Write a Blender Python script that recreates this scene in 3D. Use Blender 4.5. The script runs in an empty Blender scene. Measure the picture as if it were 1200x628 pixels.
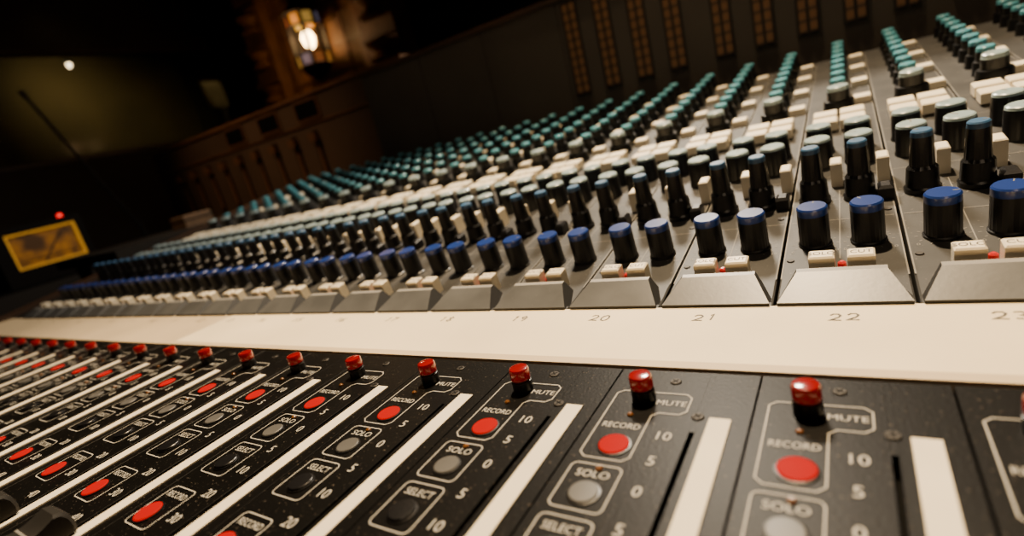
import bpy, math, random
from mathutils import Matrix, Vector
random.seed(7)
S=0.038
ZOFF=0.80
TILT=math.atan(0.141)
scene=bpy.context.scene
COL=bpy.context.collection

# ---------------------------------------------------------------- materials
def nmat(name):
    m=bpy.data.materials.new(name); m.use_nodes=True
    nt=m.node_tree; b=nt.nodes['Principled BSDF']
    return m,nt,b
def simple(name,col,rough=.5,metal=0,em=None,es=0,spec=.5,noise=0,nscale=60,bump=0,bscale=300,coat=0):
    m,nt,b=nmat(name)
    b.inputs['Base Color'].default_value=(*col,1)
    b.inputs['Roughness'].default_value=rough
    b.inputs['Metallic'].default_value=metal
    b.inputs['Specular IOR Level'].default_value=spec
    b.inputs['Coat Weight'].default_value=coat
    if em: 
        b.inputs['Emission Color'].default_value=(*em,1); b.inputs['Emission Strength'].default_value=es
    tc=nt.nodes.new('ShaderNodeTexCoord')
    if noise:
        n=nt.nodes.new('ShaderNodeTexNoise'); n.inputs['Scale'].default_value=nscale; n.inputs['Detail'].default_value=6
        nt.links.new(tc.outputs['Object'],n.inputs['Vector'])
        r=nt.nodes.new('ShaderNodeMapRange'); r.inputs[1].default_value=.3; r.inputs[2].default_value=.7
        r.inputs[3].default_value=1-noise; r.inputs[4].default_value=1+noise*.4
        nt.links.new(n.outputs['Fac'],r.inputs[0])
        mx=nt.nodes.new('ShaderNodeVectorMath'); mx.operation='SCALE'; mx.inputs[0].default_value=col
        nt.links.new(r.outputs[0],mx.inputs['Scale']); nt.links.new(mx.outputs[0],b.inputs['Base Color'])
    if bump:
        n=nt.nodes.new('ShaderNodeTexNoise'); n.inputs['Scale'].default_value=bscale
        nt.links.new(tc.outputs['Object'],n.inputs['Vector'])
        bp=nt.nodes.new('ShaderNodeBump'); bp.inputs['Strength'].default_value=bump; bp.inputs['Distance'].default_value=.0005
        nt.links.new(n.outputs['Fac'],bp.inputs['Height']); nt.links.new(bp.outputs[0],b.inputs['Normal'])
    return m
def dusty(name,base,speck,rough,thr,scale=900,bump=.15,spec=.5):
    m,nt,b=nmat(name)
    g=nt.nodes.new('ShaderNodeNewGeometry')
    n=nt.nodes.new('ShaderNodeTexNoise'); n.inputs['Scale'].default_value=scale; n.inputs['Detail'].default_value=2
    nt.links.new(g.outputs['Position'],n.inputs['Vector'])
    r=nt.nodes.new('ShaderNodeMapRange'); r.inputs[1].default_value=thr; r.inputs[2].default_value=thr+.05
    nt.links.new(n.outputs['Fac'],r.inputs[0])
    n2=nt.nodes.new('ShaderNodeTexNoise'); n2.inputs['Scale'].default_value=45; n2.inputs['Detail'].default_value=5
    nt.links.new(g.outputs['Position'],n2.inputs['Vector'])
    r2=nt.nodes.new('ShaderNodeMapRange'); r2.inputs[1].default_value=.35; r2.inputs[2].default_value=.7; r2.inputs[3].default_value=.8; r2.inputs[4].default_value=1.25
    nt.links.new(n2.outputs['Fac'],r2.inputs[0])
    sc=nt.nodes.new('ShaderNodeVectorMath'); sc.operation='SCALE'; sc.inputs[0].default_value=base
    nt.links.new(r2.outputs[0],sc.inputs['Scale'])
    mx=nt.nodes.new('ShaderNodeMix'); mx.data_type='RGBA'
    nt.links.new(r.outputs[0],mx.inputs[0]); nt.links.new(sc.outputs[0],mx.inputs[6]); mx.inputs[7].default_value=(*speck,1)
    nt.links.new(mx.outputs[2],b.inputs['Base Color'])
    b.inputs['Roughness'].default_value=rough; b.inputs['Specular IOR Level'].default_value=spec
    bp=nt.nodes.new('ShaderNodeBump'); bp.inputs['Strength'].default_value=bump; bp.inputs['Distance'].default_value=.0004
    nt.links.new(n.outputs['Fac'],bp.inputs['Height']); nt.links.new(bp.outputs[0],b.inputs['Normal'])
    return m
M_fpanel=dusty('black_dusty_panel',(.0025,.0023,.0022),(.08,.065,.05),.42,.665,scale=1100,spec=.14)
M_upanel=dusty('grey_brown_panel',(.047,.047,.047),(.12,.11,.10),.5,.68,700,spec=.3,bump=.06)
M_lip=dusty('grey_lip_metal',(.105,.108,.11),(.2,.19,.18),.36,.74,600,bump=.05)
M_lipside=simple('lip_side_dark',(.008,.0075,.007),.6)
M_edge=simple('pale_edge',(.30,.29,.27),.4)  # paler tone for the flat top of the lip
M_print=simple('panel_print',(.46,.44,.39),.6)
M_print2=simple('panel_print_dim',(.20,.19,.17),.6)
M_white=simple('cream_tape',(.86,.76,.58),.65,noise=.08,nscale=40)
M_strip=simple('cream_strip',(.92,.77,.51),.6,noise=.12,nscale=14,bump=.1,bscale=120)
M_strip2=simple('cream_strip_edge',(.62,.49,.31),.6,noise=.1,nscale=25)
M_ink=simple('pencil_ink',(.05,.045,.04),.7)
M_blackp=simple('black_plastic',(.004,.004,.005),.34,bump=.1,bscale=900)
M_cap=simple('fader_cap_grey',(.012,.011,.010),.65,spec=.25)
M_blue=simple('blue_cap',(.010,.036,.21),.3,coat=.3)
M_blue2=simple('dull_blue_cap',(.04,.12,.26),.4)
M_teal=simple('teal_cap',(.11,.42,.54),.3,coat=.6)
M_pale=simple('pale_grey_cap',(.36,.48,.52),.3,coat=.4)
M_cream=simple('cream_button',(.94,.84,.64),.42)
M_red=simple('red_lens',(.20,.001,.002),.18,em=(1,.0,.0),es=.07,coat=.7)
M_redbtn=simple('lit_red_button',(.16,.0,.0),.5,em=(1,.0,.0),es=.5,spec=.03)
M_redled=simple('red_led',(.5,.008,.01),.3,em=(1,.02,.01),es=.15)
M_grey=simple('grey_button',(.09,.088,.084),.45,noise=.2)
M_screw=simple('screw_metal',(.04,.036,.032),.55,metal=.6)
M_amber=simple('amber_lens',(.16,.06,.01),.3)
M_slot=simple('slot_black',(.002,.002,.002),.7,spec=.1)
M_bridge=simple('bridge_grey_brown',(.055,.045,.036),.6,noise=.2,nscale=8,spec=.25)
M_wood=simple('dark_wood',(.16,.07,.028),.5,noise=.5,nscale=9,bump=.3,bscale=60)
M_wood2=simple('near_black_wood',(.05,.024,.012),.5,noise=.5,nscale=9)
M_dark=simple('dark_paint',(.010,.008,.007),.6,spec=.3)
M_console=simple('console_shell',(.012,.010,.009),.6,spec=.25)

# ---------------------------------------------------------------- mesh builder
STROKES={'0':[[(.5,1),(.2,.85),(.08,.5),(.2,.12),(.5,0),(.8,.15),(.9,.5),(.78,.88),(.5,1)]],
'1':[[(.3,.8),(.55,1),(.5,0)]],
'2':[[(.1,.78),(.3,.98),(.65,.97),(.85,.75),(.7,.45),(.35,.2),(.05,.02),(.4,.06),(.95,.02)]],
'3':[[(.12,.92),(.5,1),(.82,.8),(.6,.55),(.4,.52),(.75,.45),(.88,.22),(.6,.02),(.1,.08)]],
'4':[[(.6,1),(.1,.35),(.92,.38)],[(.72,.7),(.66,-.05)]],
'5':[[(.85,1),(.25,.97),(.18,.6),(.6,.62),(.86,.35),(.6,.03),(.1,.06)]],
'6':[[(.75,1),(.3,.7),(.1,.3),(.35,.02),(.75,.1),(.8,.4),(.45,.52),(.16,.32)]],
'7':[[(.08,.95),(.9,.98),(.5,.5),(.35,0)]],
'8':[[(.75,.85),(.45,1),(.2,.8),(.45,.55),(.8,.25),(.5,0),(.15,.2),(.45,.52),(.75,.85)]],
'9':[[(.8,.75),(.5,1),(.15,.75),(.35,.5),(.8,.7),(.75,.3),(.55,0)]]}
class MB:
    def __init__(s,mats): s.v=[];s.f=[];s.mi=[];s.mats=mats
    def m(s,mat):
        if mat not in s.mats: s.mats.append(mat)
        return s.mats.index(mat)
    def add(s,vs,fs,mat):
        o=len(s.v); s.v+= [tuple(p) for p in vs]; k=s.m(mat)
        for f in fs: s.f.append([i+o for i in f]); s.mi.append(k)
    def box(s,x0,x1,y0,y1,z0,z1,mat,bev=0):
        if bev:
            b=bev
            vs=[(x0,y0,z0),(x1,y0,z0),(x1,y1,z0),(x0,y1,z0),(x0,y0,z1-b),(x1,y0,z1-b),(x1,y1,z1-b),(x0,y1,z1-b),
                (x0+b,y0+b,z1),(x1-b,y0+b,z1),(x1-b,y1-b,z1),(x0+b,y1-b,z1)]
            fs=[(3,2,1,0),(0,1,5,4),(1,2,6,5),(2,3,7,6),(3,0,4,7),(4,5,9,8),(5,6,10,9),(6,7,11,10),(7,4,8,11),(8,9,10,11)]
        else:
            vs=[(x0,y0,z0),(x1,y0,z0),(x1,y1,z0),(x0,y1,z0),(x0,y0,z1),(x1,y0,z1),(x1,y1,z1),(x0,y1,z1)]
            fs=[(3,2,1,0),(0,1,5,4),(1,2,6,5),(2,3,7,6),(3,0,4,7),(4,5,6,7)]
        s.add(vs,fs,mat)
    def lathe(s,prof,mats,cx=0,cy=0,cz=0,n=28,flute=None,fd=.93):
        vs=[]
        for j,(r,z) in enumerate(prof):
            for i in range(n):
                a=2*math.pi*i/n; rr=r
                if flute and j in flute and i%2: rr=r*fd
                vs.append((cx+rr*math.cos(a),cy+rr*math.sin(a),cz+z))
        o=len(s.v); s.v+=vs
        for j in range(len(prof)-1):
            k=s.m(mats[min(j,len(mats)-1)])
            for i in range(n):
                i2=(i+1)%n
                s.f.append([o+j*n+i,o+j*n+i2,o+(j+1)*n+i2,o+(j+1)*n+i]); s.mi.append(k)
        k=s.m(mats[-1]); s.f.append([o+(len(prof)-1)*n+i for i in range(n)]); s.mi.append(k)
        s.f.append([o+i for i in reversed(range(n))]); s.mi.append(s.m(mats[0]))
    def line(s,pts,w,z,mat,closed=False):
        n=len(pts); rng=range(n if closed else n-1)
        L=[];R=[]
        for i in range(n):
            p=Vector(pts[i]); 
            a=Vector(pts[(i-1)%n]) if (closed or i>0) else p
            b=Vector(pts[(i+1)%n]) if (closed or i<n-1) else p
            d1=(p-a); d2=(b-p)
            if d1.length>0:d1.normalize()
            if d2.length>0:d2.normalize()
            d=d1+d2
            if d.length==0:d=Vector((1,0))
            d.normalize(); nn=Vector((-d.y,d.x))
            c=max(.6,abs(d.dot(d1 if d1.length>0 else d2)))
            L.append(p+nn*w/2/c); R.append(p-nn*w/2/c)
        vs=[(q.x,q.y,z) for q in L]+[(q.x,q.y,z) for q in R]
        fs=[(n+i,n+(i+1)%n,(i+1)%n,i) for i in rng]
        s.add(vs,fs,mat)
    def text(s,t,x,y,z,size,mat,sx=1,rot=0):
        vs,fs=textdata(t)
        out=[]
        c,sn=math.cos(rot),math.sin(rot)
        for (a,b) in vs:
            a*=size*sx; b*=size
            out.append(Vector((x+a*c-b*sn,y+a*sn+b*c,z)))
        s.add(out,fs,mat)
    def hand(s,t,x,y,z,h,mat,w=.014):
        cw=h*.78; tot=cw*len(t)*1.15
        for k,ch in enumerate(t):
            ox=x-tot/2+k*cw*1.15+random.uniform(-.006,.006); oy=y-h/2+random.uniform(-.008,.008); sh=random.uniform(-.02,.12)
            for st in STROKES[ch]:
                s.line([(ox+(p+sh*q)*cw,oy+q*h) for p,q in st],w,z,mat)
    def mesh(s,name,smooth=True):
        me=bpy.data.meshes.new(name); me.from_pydata(s.v,[],s.f)
        for m in s.mats: me.materials.append(m)
        me.polygons.foreach_set('material_index',s.mi)
        if smooth:
            me.polygons.foreach_set('use_smooth',[True]*len(s.f))
            try: me.set_sharp_from_angle(angle=math.radians(32))
            except Exception: pass
        me.update(); return me
_tc={}
def textdata(t):
    if t in _tc: return _tc[t]
    cu=bpy.data.curves.new('t','FONT'); cu.body=t; cu.align_x='CENTER'; cu.align_y='CENTER'; cu.size=1; cu.offset=0; cu.resolution_u=3
    ob=bpy.data.objects.new('t',cu); COL.objects.link(ob)
    dg=bpy.context.evaluated_depsgraph_get(); dg.update()
    me=bpy.data.meshes.new_from_object(ob.evaluated_get(dg))
    vs=[(v.co.x,v.co.y) for v in me.vertices]; fs=[tuple(p.vertices) for p in me.polygons]
    bpy.data.objects.remove(ob); bpy.data.curves.remove(cu); bpy.data.meshes.remove(me)
    _tc[t]=(vs,fs); return vs,fs
def rrect(x0,x1,y0,y1,r=.04,n=4):
    p=[]
    for cx,cy,a0 in ((x1-r,y1-r,0),(x0+r,y1-r,90),(x0+r,y0+r,180),(x1-r,y0+r,270)):
        for i in range(n+1):
            a=math.radians(a0+90*i/n); p.append((cx+r*math.cos(a),cy+r*math.sin(a)))
    return p
def add(name,data,parent=None,loc=(0,0,0),rot=(0,0,0),label=None,category=None,**kw):
    o=bpy.data.objects.new(name,data); COL.objects.link(o)
    o.location=loc; o.rotation_euler=rot
    if parent: o.parent=parent
    if label:o['label']=label
    if category:o['category']=category
    for k,v in kw.items():o[k]=v
    return o

# ---------------------------------------------------------------- knob meshes
def knob_mesh(kind):
    b=MB([])
    if kind=='blue':
        b.lathe([(.150,0),(.150,.02),(.139,.03),(.136,.335),(.136,.34),(.135,.402),(.122,.417)],[M_blackp,M_blackp,M_blackp,M_blue,M_blue,M_blue,M_blue],n=48,flute=(2,3),fd=.965)
        b.box(-.005,.005,.07,.118,.416,.418,M_print2)
    elif kind=='tall':
        b.lathe([(.165,0),(.165,.05),(.148,.07),(.138,.26),(.112,.29),(.098,.60),(.095,.61),(.093,.65),(.08,.665)],
            [M_blackp]*5+[M_blue2]*4,n=36,flute=(3,4,5),fd=.95)
        b.box(-.006,.006,.03,.08,.664,.667,M_print2)
    elif kind=='pale':
        b.lathe([(.175,0),(.175,.03),(.165,.05),(.16,.34),(.155,.35),(.15,.38),(.132,.392)],[M_blackp]*4+[M_pale]*3)
        b.box(-.01,.01,.02,.13,.391,.394,M_print2)
    elif kind=='teal':
        b.lathe([(.175,0),(.17,.03),(.162,.2),(.15,.215),(.125,.22),(.122,.37),(.122,.375),(.117,.43),(.102,.445)],[M_blackp]*5+[M_teal]*4,flute=(1,2))
        b.box(-.008,.008,.02,.10,.444,.447,M_print2)
    elif kind=='palebig':
        b.lathe([(.24,0),(.235,.03),(.225,.2),(.21,.215),(.17,.22),(.165,.38),(.16,.385),(.155,.44),(.14,.45)],[M_blackp]*5+[M_pale]*4,flute=(1,2))
        b.box(-.01,.01,.02,.14,.449,.453,M_print)
    return b.mesh(kind+'_knob')
K={k:knob_mesh(k) for k in ('blue','tall','pale','teal','palebig')}
def keycap(w,d,h,mat,txt=None):
    b=MB([]); b.box(-w/2,w/2,-d/2,d/2,0,h,mat,bev=.015)
    if txt: b.text(txt,0,0,h+.002,.082,M_ink,sx=1.0)
    return b.mesh('keycap')
KC_solo=keycap(.2,.15,.225,M_cream,'SOLO'); KC_cut=keycap(.2,.15,.225,M_cream,'CUT')
KC_side=keycap(.12,.24,.3,M_cream); KC_grp=keycap(.33,.3,.15,M_cream); KC_rear=keycap(.26,.26,.12,M_cream)
b=MB([]); b.box(-.07,.07,-.1,.1,0,.16,M_blackp,bev=.03); KC_black=b.mesh('black_switch')
b=MB([]); b.lathe([(.045,0),(.045,.06),(.035,.07),(.032,.11),(.015,.125)],[M_screw,M_screw,M_redled,M_redled,M_redled],n=14); LEDM=b.mesh('led')

console=add('mixing_console',None,label='large analogue recording mixing console with rows of knobs and faders',category='mixing console')

LEN=(16.45-4.65)*1.0099
def yl(Y): return (Y-4.65)*1.0099
def upper_panel():
    b=MB([])
    b.box(.014,.986,.0,LEN,-.5,0,M_upanel,bev=.014)
    b.box(.02,.98,-.05,.02,-.12,.012,M_lipside)
    x0,x1=.03,.97
    vs=[(x0,-.06,.012),(x1,-.06,.012),(x1,-.06,.05),(x0,-.06,.05),
        (x0+.14,.27,.165),(x1-.14,.27,.165),(x1-.14,.33,.165),(x0+.14,.33,.165),
        (x0+.10,.40,.0),(x1-.10,.40,.0),(x0,.10,.0),(x1,.10,.0)]
    b.add(vs,[(3,2,5,4)],M_lip)
    b.add(vs,[(4,5,6,7)],M_edge)
    b.add(vs,[(0,1,2,3),(7,6,9,8),(2,1,11,9,6,5),(0,3,4,7,8,10)],M_lipside)  # sides and back of the lip coloured dark for the shadow gap
    z=.003
    for x in (.022,.978): b.line([(x,.45),(x,LEN-.1)],.012,.0005+.002,M_print2)
    def ticks(cx,cy,r0,r1,n=11):
        for i in range(n):
            a=math.radians(-60+300*i/(n-1))
            dx,dy=math.cos(a),math.sin(a)
            b.line([(cx+dx*r0,cy+dy*r0),(cx+dx*r1,cy+dy*r1)],.009,z,M_print2)
    for cx in (.28,.725): ticks(cx,yl(5.8),.18,.205)
    for cx in (.245,.69): ticks(cx,yl(6.93),.2,.225)
    for cx in (.26,.72): ticks(cx,yl(8.35),.2,.22)
    for Y in (6.35,7.7,8.8,9.45,10.5):
        b.line([(.04,yl(Y)),(.96,yl(Y))],.012,z,M_print2)
    b.line([(.49,yl(5.45)),(.49,yl(7.2))],.01,z,M_print2)
    for Y in (11.35,12.1,12.85,13.6,14.35,15.1,15.85):
        b.line([(.2,yl(Y)),(.8,yl(Y))],.01,z,M_print2)
    for cx in (.28,.725):
        for t,dx,dy in (('0',-.19,-.17),('10',.19,-.17),('5',0,.25)): b.text(t,cx+dx,yl(5.8)+dy,z,.06,M_print2)
    for (sx,sy) in ((.08,yl(5.45)),(.92,yl(6.5))):
        b.lathe([(.035,0),(.03,.012)],[M_screw],cx=sx,cy=sy,cz=0,n=12)
    return b.mesh('upper_panel')
UP=upper_panel()
NMIN,NMAX=-22,3
for n in range(NMAX,NMIN-1,-1):
    mod=add('channel_module',UP,console,(.356+n,4.65,0),(TILT,0,0))
    def kn(kind,x,Y,name='knob',lab=None,data=None,z=0,spin=True):
        o=add(name,data or K[kind],mod,(x,yl(Y),z),(0,0,random.uniform(-1.9,1.9) if spin else 0))
        if lab:o['label']=lab
    for x in (.28,.725): kn('blue',x,5.8,lab='black knob with dark blue cap')
    for x in (.245,.69): kn('tall',x,6.93,lab='tall fluted black knob with dull blue top')
    for x in (.26,.72):
        kn('pale',x,8.2,lab='black knob with pale grey cap'); kn('pale',x,8.85,lab='black knob with pale grey cap')
    kn('palebig',.5,10.98,lab='large black knob with pale cap')
    for i in range(8): kn('teal',.5,11.62+.63*i,lab='ribbed black knob with teal cap')
    kn('',.36,5.13,'push_button',data=KC_solo,spin=False,lab='cream solo button'); kn('',.655,5.13,'push_button',data=KC_cut,spin=False,lab='cream cut button')
    kn('',.51,5.16,'indicator_light',data=LEDM,spin=False,lab='small red indicator light',z=0.0)
    for x in (.47,.93): kn('',x,7.45,'push_button',data=KC_side,spin=False,lab='cream push button')
    kn('',.92,6.85,'toggle_switch',data=KC_black,spin=False,lab='small black switch')
    for x in (.31,.68):
        for Y in (9.85,10.27): kn('',x,Y,'push_button',data=KC_grp,z=.04,spin=False,lab='cream push button')
    for Y in (11.4,12.8,14.2,15.6): kn('',.84,Y,'push_button',data=KC_rear,spin=False,lab='cream push button')

# ---------------------------------------------------------------- fader modules
def fader_panel():
    b=MB([])
    YB=-1.2; YT=3.43
    sl0,sl1,sy1=.675,.703,2.72
    b.box(.005,sl0,YB,YT,-.3,0,M_fpanel,bev=.003)
    b.box(sl1,.995,YB,YT,-.3,0,M_fpanel,bev=.003)
    b.box(sl0-.002,sl1+.002,sy1,YT,-.3,-.0005,M_fpanel)
    b.box(sl0,sl1,YB,sy1,-.3,-.12,M_slot)
    z=.004; w=.008
    out=[(.08+.04,2.36),(.08,2.40),(.08,3.08),(.12,3.12),(.57,3.12),(.61,3.08),(.61,2.92),(.57,2.88),(.44,2.88),(.40,2.84),(.40,2.40),(.36,2.36)]
    b.line(out,w,z,M_print,True)
    b.line(rrect(.08,.40,1.93,2.30),w,z,M_print,True)
    b.line(rrect(.08,.40,1.49,1.87),w,z,M_print,True)
    b.line(rrect(.08,.40,.93,1.31),w,z,M_print,True)
    b.text('MUTE',.49,3.0,z,.080,M_print); b.text('RECORD',.24,2.70,z,.080,M_print,sx=.82)
    b.text('SOLO',.24,2.215,z,.082,M_print); b.text('SELECT',.24,1.79,z,.080,M_print,sx=.88)
    b.text('RECORD',.24,1.235,z,.076,M_print,sx=.86)
    for t,Y in (('10',2.64),('5',2.40),('0',2.14),('5',1.86),('10',1.60),('20',1.33),('30',1.08),('40',.8)):
        b.text(t,.53,Y,z,.115,M_print)
    return b.mesh('fader_panel')
FP=fader_panel()
b=MB([]); b.lathe([(.082,0),(.082,.085),(.07,.09),(.07,.10),(.08,.105),(.08,.18),(.072,.195),(.055,.20)],[M_blackp,M_blackp,M_blackp,M_red,M_red,M_red,M_red,M_red],n=24); LAMP=b.mesh('mute_lamp')
def rbtn(r,mat,h=.014):
    b=MB([]); b.lathe([(r*1.12,0),(r*1.12,.008),(r,.010),(r,h),(r*.93,h+.005),(r*.5,h+.007)],[M_blackp,M_blackp,mat,mat,mat,mat],n=28); return b.mesh('round_button')
RB=rbtn(.096,M_redbtn); SB=rbtn(.087,M_grey); EB=rbtn(.087,M_blackp,.02)
b=MB([]); b.box(-.064,.064,-1.2,2.87,0,.012,M_white); TAPE=b.mesh('fader_tape')
b=MB([]); b.lathe([(.04,0),(.04,.006),(.034,.01)],[M_screw],n=16); b.box(-.027,.027,-.005,.005,.006,.0115,M_slot); b.box(-.005,.005,-.027,.027,.006,.0115,M_slot); SCR=b.mesh('screw')
b=MB([]); b.lathe([(.022,0),(.02,.01),(.01,.018)],[M_amber],n=12); AMB=b.mesh('amber')
b=MB([])
prof=[(-.25,0),(-.26,.06),(-.25,.13),(-.22,.18),(-.17,.195),(-.1,.165),(-.04,.148),(0,.145),(.04,.148),(.1,.165),(.17,.195),(.22,.18),(.25,.13),(.26,.06),(.25,0)]
n9=len(prof); vs=[]
for x,sc in ((-.14,.88),(-.12,.97),(.12,.97),(.14,.88)):
    vs+=[(x,y*sc,z*sc+.03) for y,z in prof]
fs=[(k*n9+i,k*n9+i+1,(k+1)*n9+i+1,(k+1)*n9+i) for k in range(3) for i in range(n9-1)]+[tuple(reversed(range(n9))),tuple(range(3*n9,4*n9))]
b.add(vs,fs,M_cap); b.box(-.012,.012,-.03,.03,-.12,.05,M_screw); b.box(-.12,.12,-.008,.008,.165,.173,M_print2)
CAP=b.mesh('fader_cap')
for n in range(2,NMIN-1,-1):
    mod=add('fader_module',FP,console,(-.6+n,0,0))
    add('mute_lamp',LAMP,mod,(.294,3.03,0),label='black button with glowing red top')
    add('record_button',RB,mod,(.267,2.50,0),label='lit red oval record button')
    add('solo_button',SB,mod,(.25,2.06,0),label='grey round solo button')
    add('select_button',EB,mod,(.243,1.63,0),label='black round select button')
    add('record_button',RB,mod,(.2,1.05,0),label='lit red oval record button')
    add('fader_tape',TAPE,mod,(.828,0,0),label='long cream strip beside the fader slot')
    add('fader_cap',CAP,mod,(.69,.46+random.choice([0,0,.04,-.05]),0),label='dark grooved fader cap')
    add('screw',SCR,mod,(.69,2.88,0),(0,0,random.random()*3)); add('screw',SCR,mod,(.45,3.28,0),(0,0,random.random()*3))
    add('indicator_light',AMB,mod,(.26,2.83,0)); add('indicator_light',AMB,mod,(.26,2.27,0))

# ---------------------------------------------------------------- scribble strip with numbers
XL,XR=-21.7,4.3
b=MB([])
b.box(-9.40,XR,3.47,4.60,-.2,.012,M_strip,bev=.006)
b.box(XL-1.2,-9.46,3.47,4.60,-.2,.006,M_strip2,bev=.006)
b.box(-9.40,XR,3.46,3.56,-.0,.014,M_strip2)
for ch in range(1,25):
    x=.856+(ch-23)
    b.hand(str(ch),x+random.uniform(-.03,.03),4.36,.0145,.12,M_ink)
add('scribble_strip',b.mesh('scribble_strip'),console,label='long cream label strip with handwritten channel numbers')

# ---------------------------------------------------------------- console shell
b=MB([])
zf=-.656+.141*16.45
def quadprism(x0,x1,prof,mat):
    n=len(prof); vs=[(x0,y,z) for y,z in prof]+[(x1,y,z) for y,z in prof]
    fs=[(i,(i+1)%n,n+(i+1)%n,n+i) for i in range(n)]+[tuple(reversed(range(n))),tuple(range(n,2*n))]
    b.add(vs,fs,mat)
quadprism(XL-1.0,XR+.1,[(-1.3,-3.2),(-1.3,-.31),(4.6,-.31),(4.6,-.56),(16.5,zf-.56),(18.2,zf-.6),(18.2,-3.2)],M_console)
quadprism(XL-1.2,XL-.0-.05,[(-1.3,-3.0),(-1.3,.02),(3.45,.02)],M_console)
quadprism(XL-2.0,XL-1.2,[(-1.4,-3.3),(-1.4,.12),(4.6,.12),(16.5,zf+.2),(18.3,zf+.2),(18.3,-3.3)],M_wood2)
quadprism(XL-.06-1.14,XL-.05,[(4.62,-.5),(4.62,.02),(16.45,zf+.02),(16.45,zf-.5)],M_console)
for x in (XL+1,XR-1.5):
    b.box(x,x+1,1,2,-21.0,-3.2,M_console); b.box(x,x+1,15,16,-21.0,-3.2,M_console)
add('console_frame',b.mesh('console_frame',False),console,label='dark console chassis with wooden end cheek')

# meter bridge
BX0=-16.9
b=MB([])
b.box(BX0,XR,16.8,17.6,zf-.4,5.4,M_bridge); b.box(BX0,XR,16.72,17.7,5.4,5.55,M_wood2)
for x in (-14,-11,-8): b.box(x+.35,x+.362,16.79,16.8,zf,5.4,M_slot)
bridge=add('meter_bridge',b.mesh('meter_bridge',False),console,label='grey-brown meter bridge with amber column meters')
m,nt,bs=nmat('amber_ladder')
tc=nt.nodes.new('ShaderNodeTexCoord'); wv=nt.nodes.new('ShaderNodeTexWave'); wv.bands_direction='Z'; wv.inputs['Scale'].default_value=30
nt.links.new(tc.outputs['Object'],wv.inputs['Vector'])
cr=nt.nodes.new('ShaderNodeValToRGB'); cr.color_ramp.elements[0].position=.1; cr.color_ramp.elements[0].color=(.04,.018,.005,1); cr.color_ramp.elements[1].position=.4; cr.color_ramp.elements[1].color=(.12,.052,.016,1)
nt.links.new(wv.outputs['Fac'],cr.inputs[0]); nt.links.new(cr.outputs[0],bs.inputs['Base Color']); nt.links.new(cr.outputs[0],bs.inputs['Emission Color']); bs.inputs['Emission Strength'].default_value=.08
M_ladder=m
b=MB([]); b.box(-.27,.27,-.05,0,-1.45,1.45,M_dark); b.box(-.2,-.04,-.07,-.05,-1.38,1.38,M_ladder); b.box(.04,.2,-.07,-.05,-1.38,1.38,M_ladder); METER=b.mesh('column_meter',False)
for X in (-7.2,-6.15,-5.1,-4.1,-2.8,-1.78,-.75,.28,1.3,2.4): add('column_meter',METER,bridge,(X,16.8,3.85),label='tall amber column level meter')

# rack
M_rack=simple('rack_brown',(.085,.052,.032),.6,spec=.2,noise=.3,nscale=5)
b=MB([])
b.box(-40,-16.0,18.5,20.5,-21.0,5.9,M_rack); b.box(-40,-15.9,18.4,20.6,5.9,6.05,M_wood)
b.box(-15.99,-15.9,18.45,20.55,-21.0,5.9,M_slot)  # black facing added so the rim light does not show on this end
b.box(-40,-16,18.42,18.5,4.55,4.62,M_wood)
rack=add('equipment_rack',b.mesh('rack',False),None,label='dark equipment rack with small display windows and sliders',category='equipment rack')
b=MB([]); b.box(-.95,.95,-.1,0,-.5,.5,M_wood); b.box(-.85,.85,-.12,-.1,-.40,.40,M_slot); WIN=b.mesh('display_window',False)
for X in (-29.7,-26.3,-22.9): add('display_window',WIN,rack,(X,18.5,5.25))
b=MB([]); b.box(-.22,.22,-.05,0,-1.5,1.45,M_slot); b.box(-.26,.26,-.3,-.05,.95,1.35,M_wood); b.box(-.1,.1,-.09,-.05,-1.3,1.2,M_wood); SL=b.mesh('slider',False)
for i in range(9): add('slider',SL,rack,(-37.3+1.8*i,18.5,2.75))

# side table with box
b=MB([]); b.box(-31,-24.2,8.5,16,.7,1.1,M_console); 
for x in (-30.6,-25):
    for y in (9,15.2): b.box(x,x+.4,y,y+.4,-21.0,.7,M_console)
add('side_table',b.mesh('side_table',False),None,label='dark side table beside the console end',category='table')
M_beige=simple('beige_box',(.11,.062,.03),.6,noise=.2)
b=MB([]); b.box(-29,-27.6,13.0,14.4,1.1,1.7,M_beige,bev=.06); b.box(-29.03,-27.57,12.97,14.43,1.45,1.5,M_dark)
add('wooden_box',b.mesh('wooden_box',False),None,label='small brown lidded box on the side table',category='box')

# yellow lit meter unit
b=MB([]); b.box(-46,-40,5.5,14,-21.0,-.1,M_console); b.box(-46.1,-39.9,5.4,14.1,-.1,.0,M_slot)
add('cabinet',b.mesh('cabinet',False),None,label='dark low cabinet carrying the lit meter unit',category='cabinet')
unit=add('meter_unit',None,None,label='black meter unit with glowing yellow display and red light',category='meter')
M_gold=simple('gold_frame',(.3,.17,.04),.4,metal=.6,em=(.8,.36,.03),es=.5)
M_case=simple('case_black',(.005,.004,.004),.7,spec=.1)
b=MB([]); 
Y0_,Y1_,Z0_,Z1_=8.6,13.1,.3,3.35
A0,A1,B0,B1=9.3,12.7,.9,2.95
b.box(-43,-40.2,Y0_,Y1_,0,Z1_,M_case)
for (ya,yb,za,zb) in ((Y0_,Y1_,0,B0),(Y0_,Y1_,B1,Z1_),(Y0_,A0,B0,B1),(A1,Y1_,B0,B1)): b.box(-40.2,-39.9,ya,yb,za,zb,M_case)
t_=.11
for (ya,yb,za,zb) in ((A0,A1,B0,B0+t_),(A0,A1,B1-t_,B1),(A0,A0+t_,B0+t_,B1-t_),(A1-t_,A1,B0+t_,B1-t_)): b.box(-40.2,-39.95,ya,yb,za,zb,M_gold)
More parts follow.
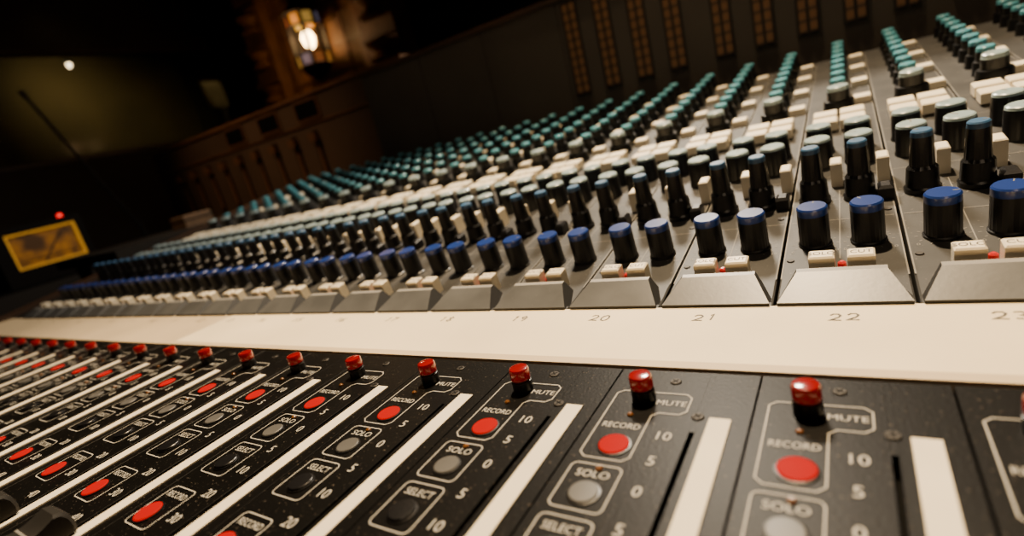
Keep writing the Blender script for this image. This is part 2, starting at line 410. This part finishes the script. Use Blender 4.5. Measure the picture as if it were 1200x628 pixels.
add('unit_case',b.mesh('unit_case',False),unit)
m,nt,bs=nmat('yellow_display')
tc=nt.nodes.new('ShaderNodeTexCoord'); n1=nt.nodes.new('ShaderNodeTexNoise'); n1.inputs['Scale'].default_value=24; n1.inputs['Detail'].default_value=3
nt.links.new(tc.outputs['Object'],n1.inputs['Vector']); cr=nt.nodes.new('ShaderNodeValToRGB')
cr.color_ramp.elements[0].position=.40; cr.color_ramp.elements[0].color=(.05,.015,.001,1); cr.color_ramp.elements[1].position=.70; cr.color_ramp.elements[1].color=(.65,.22,.01,1)
nt.links.new(n1.outputs['Fac'],cr.inputs[0]); nt.links.new(cr.outputs[0],bs.inputs['Emission Color']); bs.inputs['Emission Strength'].default_value=.45; bs.inputs['Base Color'].default_value=(.03,.015,.005,1)
b=MB([]); b.box(-40.2,-40.1,A0+t_,A1-t_,B0+t_,B1-t_,m)
b.add([(-40.08,10.6,1.1),(-40.08,10.72,1.1),(-40.08,11.9,2.5),(-40.08,11.82,2.55)],[(0,1,2,3)],M_dark)
b.box(-40.1,-40.05,A0+t_,A1-t_,1.3,1.36,M_dark)
add('display',b.mesh('display',False),unit,label='glowing yellow display')
b=MB([]); b.lathe([(.14,0),(.14,.1),(.1,.18),(.04,.22)],[simple('red_glow',(.8,.02,.02),.3,em=(1,.01,.01),es=2.2)],n=16)
add('indicator_light',b.mesh('pilot'),unit,(-40.4,12.3,3.35))

# mic stand
b=MB([])
def rod(p,q,r,mat,n=10):
    p=Vector(p);q=Vector(q);d=(q-p);L=d.length;qt=d.to_track_quat('Z','Y')
    vs=[]
    for z in (0,L):
        for i in range(n):
            a=2*math.pi*i/n; vs.append(p+qt@Vector((r*math.cos(a),r*math.sin(a),z)))
    fs=[(i,(i+1)%n,n+(i+1)%n,n+i) for i in range(n)]+[tuple(reversed(range(n))),tuple(range(n,2*n))]
    b.add(vs,fs,mat)
rod((-60,24.2,-20.6),(-60,24.2,2),.2,M_dark); rod((-60,25.2,-2),(-60,19.8,14.5),.16,M_dark)
for a in range(3): rod((-60,24.2,-18),(-60+7*math.cos(a*2.1),24.2+7*math.sin(a*2.1),-20.85),.2,M_dark)
rod((-60,19.8,14.5),(-60,19.6,15.1),.24,M_dark)
add('microphone_stand',b.mesh('mic_stand'),None,label='dark microphone stand with angled boom',category='microphone stand')

# ---------------------------------------------------------------- lantern on timber posts
def post(x,w,d,y):
    b=MB([]); b.box(x-w/2,x+w/2,y,y+d,-21.0,42,M_wood)
    for z in (6,10.5,15,19.5,24): b.box(x-w/2-.4,x+w/2+.4,y-.4,y+.1,z,z+.6,M_wood)
    for z in (8,12.5,17,21.5): b.lathe([(w*.32,0),(w*.38,.2),(w*.2,1),(w*.38,1.9),(w*.32,2.1)],[M_wood],cx=x,cy=y,cz=z,n=10)
    return b.mesh('post')
add('timber_post',post(-65,4.6,3,48),None,label='carved dark timber post beside the lantern',category='post')
add('timber_post',post(-43.5,5,3,48),None,label='carved dark timber post beside the lantern',category='post')
b=MB([]); X0,X1=-62.2,-46.5
M_rough=simple('rough_brown_boards',(.22,.10,.04),.6,noise=.8,nscale=7,bump=.5,bscale=40)
b.box(X0,X1,48.6,50,25,27,M_wood); b.box(X0,X1,48.6,50,9,10.5,M_wood); b.box(X0,X1,49.4,49.9,-21.0,25,M_rough)
for x in (-61.2,-58.4,-50.6,-47.8): b.box(x,x+.5,49.2,49.4,10.5,25,M_wood)
for z in (13.5,16.5,19.5,22.5): b.box(X0,X1,49.25,49.4,z,z+.35,M_wood)
add('wooden_screen',b.mesh('screen',False),None,label='panelled brown timber screen between two posts',category='screen')
lan=add('wall_lantern',None,None,(-53.2,46.4,-.4),label='glowing leaded stained glass lantern on timber screen',category='lantern')
b=MB([])
b.lathe([(2.3,20.6),(2.5,20.7),(1.3,21.6),(.5,22.7),(.25,23.4)],[M_dark],n=8); b.lathe([(.4,13.4),(1.3,14.0),(1.9,14.8),(1.9,15.0)],[M_dark],n=8)
for i in range(8):
    a=2*math.pi*i/8; c,s_=2.0*math.cos(a),2.0*math.sin(a); b.box(c-.16,c+.16,s_-.16,s_+.16,15.0,20.7,M_dark)
for z in (16.3,19.3):
    for i in range(8):
        a0=2*math.pi*i/8;a1=2*math.pi*(i+1)/8
        rod((2*math.cos(a0),2*math.sin(a0),z),(2*math.cos(a1),2*math.sin(a1),z),.14,M_dark,6)
b.box(-.2,.2,0,2.8,22.3,22.7,M_dark)
add('lantern_frame',b.mesh('lantern_frame',False),lan)
glass=[simple('glass_amber',(.5,.25,.05),.3,em=(1,.40,.07),es=.35),simple('glass_yellow',(.4,.3,.05),.3,em=(.9,.5,.1),es=.35),simple('glass_blue',(.12,.12,.2),.3,em=(.3,.25,.35),es=.2),simple('glass_red',(.4,.1,.04),.3,em=(.8,.25,.06),es=.22)]
for j,(za,zb,nm) in enumerate(((15.0,16.3,'lower_glass'),(19.3,20.7,'upper_glass'))):
    b=MB([])
    for i in range(8):
        a0=2*math.pi*i/8;a1=2*math.pi*(i+1)/8
        b.add([(1.95*math.cos(a0),1.95*math.sin(a0),za),(1.95*math.cos(a1),1.95*math.sin(a1),za),(1.95*math.cos(a1),1.95*math.sin(a1),zb),(1.95*math.cos(a0),1.95*math.sin(a0),zb)],[(0,1,2,3)],glass[(i+2*j)%4])
    add(nm,b.mesh(nm,False),lan)
b=MB([]); b.lathe([(.25,16.8),(.6,17.3),(.8,18.0),(.6,18.6),(.25,18.9)],[simple('bulb',(1,.8,.5),.3,em=(1,.62,.24),es=26)],n=20); add('bulb',b.mesh('bulb'),lan)

# ---------------------------------------------------------------- room
M_wall=simple('wall_dark',(.03,.02,.014),.7,noise=.3,nscale=3)
M_floor=simple('floor_dark',(.04,.02,.012),.5,noise=.4,nscale=8)
x0,x1,y0,y1,z0,z1=-86,45,-45,57,-21.05,42
def slab(name,a):
    b=MB([]); b.box(*a,M_floor if name=='floor' else M_wall); add(name,b.mesh(name,False),None,kind='structure')
slab('floor',(x0-16,x1+1,y0-1,y1+1,z0-1,z0)); slab('ceiling',(x0-16,x1+1,y0-1,y1+1,z1,z1+1))
slab('wall_back',(x0-16,x1+1,y1,y1+1,z0,z1)); slab('wall_front',(x0-16,x1+1,y0-1,y0,z0,z1)); slab('wall_right',(x1,x1+1,y0,y1,z0,z1))
b=MB([]); wy0,wy1,wz0,wz1=8,55,12,25
b.box(x0-1,x0,y0,wy0,z0,z1,M_wall); b.box(x0-1,x0,wy1,y1,z0,z1,M_wall); b.box(x0-1,x0,wy0,wy1,z0,wz0,M_wall); b.box(x0-1,x0,wy0,wy1,wz1,z1,M_wall)
add('wall_left',b.mesh('wall_left',False),None,kind='structure')
M_booth=simple('booth_wall',(.13,.10,.045),.75,noise=.7,nscale=1.4)
b=MB([]); b.box(x0-16,x0-15,y0,y1,z0,z1,M_booth); add('wall_booth',b.mesh('wall_booth',False),None,kind='structure')
m,nt,bs=nmat('window_glass'); bs.inputs['Base Color'].default_value=(.8,.78,.7,1); bs.inputs['Roughness'].default_value=.12; bs.inputs['Transmission Weight'].default_value=1; bs.inputs['IOR'].default_value=1.1
b=MB([]); b.box(x0-.7,x0-.5,wy0,wy1,wz0,wz1,m)
for (a,c,d,e) in ((wy0-.6,wy1+.6,wz0-.6,wz0),(wy0-.6,wy1+.6,wz1,wz1+.6),(wy0-.6,wy0,wz0,wz1),(wy1,wy1+.6,wz0,wz1)): b.box(x0-1.05,x0+.3,a,c,d,e,M_wood2)
add('window_1',b.mesh('window_1',False),None,kind='structure')
M_reflection=simple('reflection_pale',(.5,.38,.2),.7,noise=.6,nscale=9)  # added pale board, stands for a lamp reflection in the window
b=MB([]); b.box(-90.2,-90,53.2,56.9,17.0,21.6,M_reflection); b.box(-90.25,-89.95,53.0,53.2,16.8,21.8,M_wood2); b.box(-90.25,-89.95,53.0,56.9,21.6,21.8,M_wood2); b.box(-90.4,-90.2,55,55.4,-21.0,17.1,M_wood2)
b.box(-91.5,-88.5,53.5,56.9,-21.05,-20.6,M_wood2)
add('reflection_board',b.mesh('board',False),None,label='pale board added behind the glass to stand for a lamp reflection',category='board')
lamp=add('ceiling_lamp',None,None,(x0-6,36.8,25.2),label='small bright pendant lamp behind the window',category='lamp')
b=MB([]); b.lathe([(.15,-.4),(.28,-.2),(.3,.1),(.2,.4)],[simple('small_bulb',(1,.9,.7),.3,em=(1,.8,.5),es=7)],n=16); add('bulb',b.mesh('sb'),lamp)
b=MB([]); b.lathe([(.7,.2),(.4,.6),(.12,.8),(.06,1.2),(.06,16.8)],[M_dark],n=16); add('lamp_shade',b.mesh('ls'),lamp)

# ---------------------------------------------------------------- scale everything to metres
for me in bpy.data.meshes: me.transform(Matrix.Scale(S,4))
for o in bpy.data.objects:
    o.location=o.location*S
    if o.parent is None: o.location.z+=ZOFF

# ---------------------------------------------------------------- lights
def P(x,y,z): return Vector((x*S,y*S,z*S+ZOFF))
def area(name,loc,target,size,power,col):
    l=bpy.data.lights.new(name,'AREA'); l.shape='DISK'; l.size=size*S; l.energy=power; l.color=col
    o=bpy.data.objects.new(name,l); COL.objects.link(o); o.location=P(*loc)
    o.rotation_euler=(P(*target)-P(*loc)).to_track_quat('-Z','Y').to_euler()
def spot(name,loc,target,power,col,ang=60,blend=.6,rad=.02):
    l=bpy.data.lights.new(name,'SPOT'); l.energy=power; l.color=col; l.spot_size=math.radians(ang); l.spot_blend=blend; l.shadow_soft_size=rad
    o=bpy.data.objects.new(name,l); COL.objects.link(o); o.location=P(*loc)
    o.rotation_euler=(P(*target)-P(*loc)).to_track_quat('-Z','Y').to_euler()
def point(name,loc,power,col,rad=.02):
    l=bpy.data.lights.new(name,'POINT'); l.energy=power; l.color=col; l.shadow_soft_size=rad
    o=bpy.data.objects.new(name,l); COL.objects.link(o); o.location=P(*loc)
spot('key_spot',(-3,14,32),(-1.8,5.0,0),155,(1,.72,.41),ang=58,blend=1,rad=.022)
area('soft_fill',(6,-8,22),(0,6,0),8,1.0,(1,.75,.5))
area('back_rim',(-8,30,24),(-4,8,0),5,22,(1,.84,.64))  # unseen light added for highlights on the knob sides
spot('bridge_wash',(-4,2,34),(-5,17,4),11,(1,.75,.5),ang=50,blend=1)  # unseen spot added to brighten the meter bridge
spot('rack_wash',(-27,0,34),(-28,18.5,4),38,(1,.65,.38),ang=34,blend=1)  # unseen spot added so the rack front shows
point('lantern_glow',(-53.2,43.0,17.5),1.4,(1,.55,.24),.01)
spot('booth_wash',(-89,30,32),(-101.2,43,17.5),26,(1,.80,.40),ang=58,blend=1,rad=.25)  # unseen added spot, its patch on the booth wall imitates a window reflection
spot('booth_board_light',(-88.2,50,32),(-90,55.4,19.8),7,(1,.85,.5),ang=20,blend=1)  # unseen spot added to light the board that imitates a reflection
w=bpy.data.worlds.new('w'); w.use_nodes=True; w.node_tree.nodes['Background'].inputs[0].default_value=(.05,.035,.025,1); w.node_tree.nodes['Background'].inputs[1].default_value=.05
scene.world=w

# ---------------------------------------------------------------- camera
cd=bpy.data.cameras.new('camera'); cam=bpy.data.objects.new('camera',cd); COL.objects.link(cam)
cd.sensor_width=36; cd.lens=36*610.2/1200; cd.clip_start=.005; cd.clip_end=50
r=Vector((.8296,.5056,-.2375)).normalized(); bk=Vector((.5553,-.7914,.2555)).normalized(); up=bk.cross(r).normalized(); r=up.cross(bk)
M=Matrix(((r.x,up.x,bk.x,0),(r.y,up.y,bk.y,0),(r.z,up.z,bk.z,0),(0,0,0,1)))
cam.matrix_world=Matrix.Translation(P(0,0,2.0069))@M
cd.dof.use_dof=True; cd.dof.focus_distance=4.8*S; cd.dof.aperture_fstop=8.0
scene.camera=cam
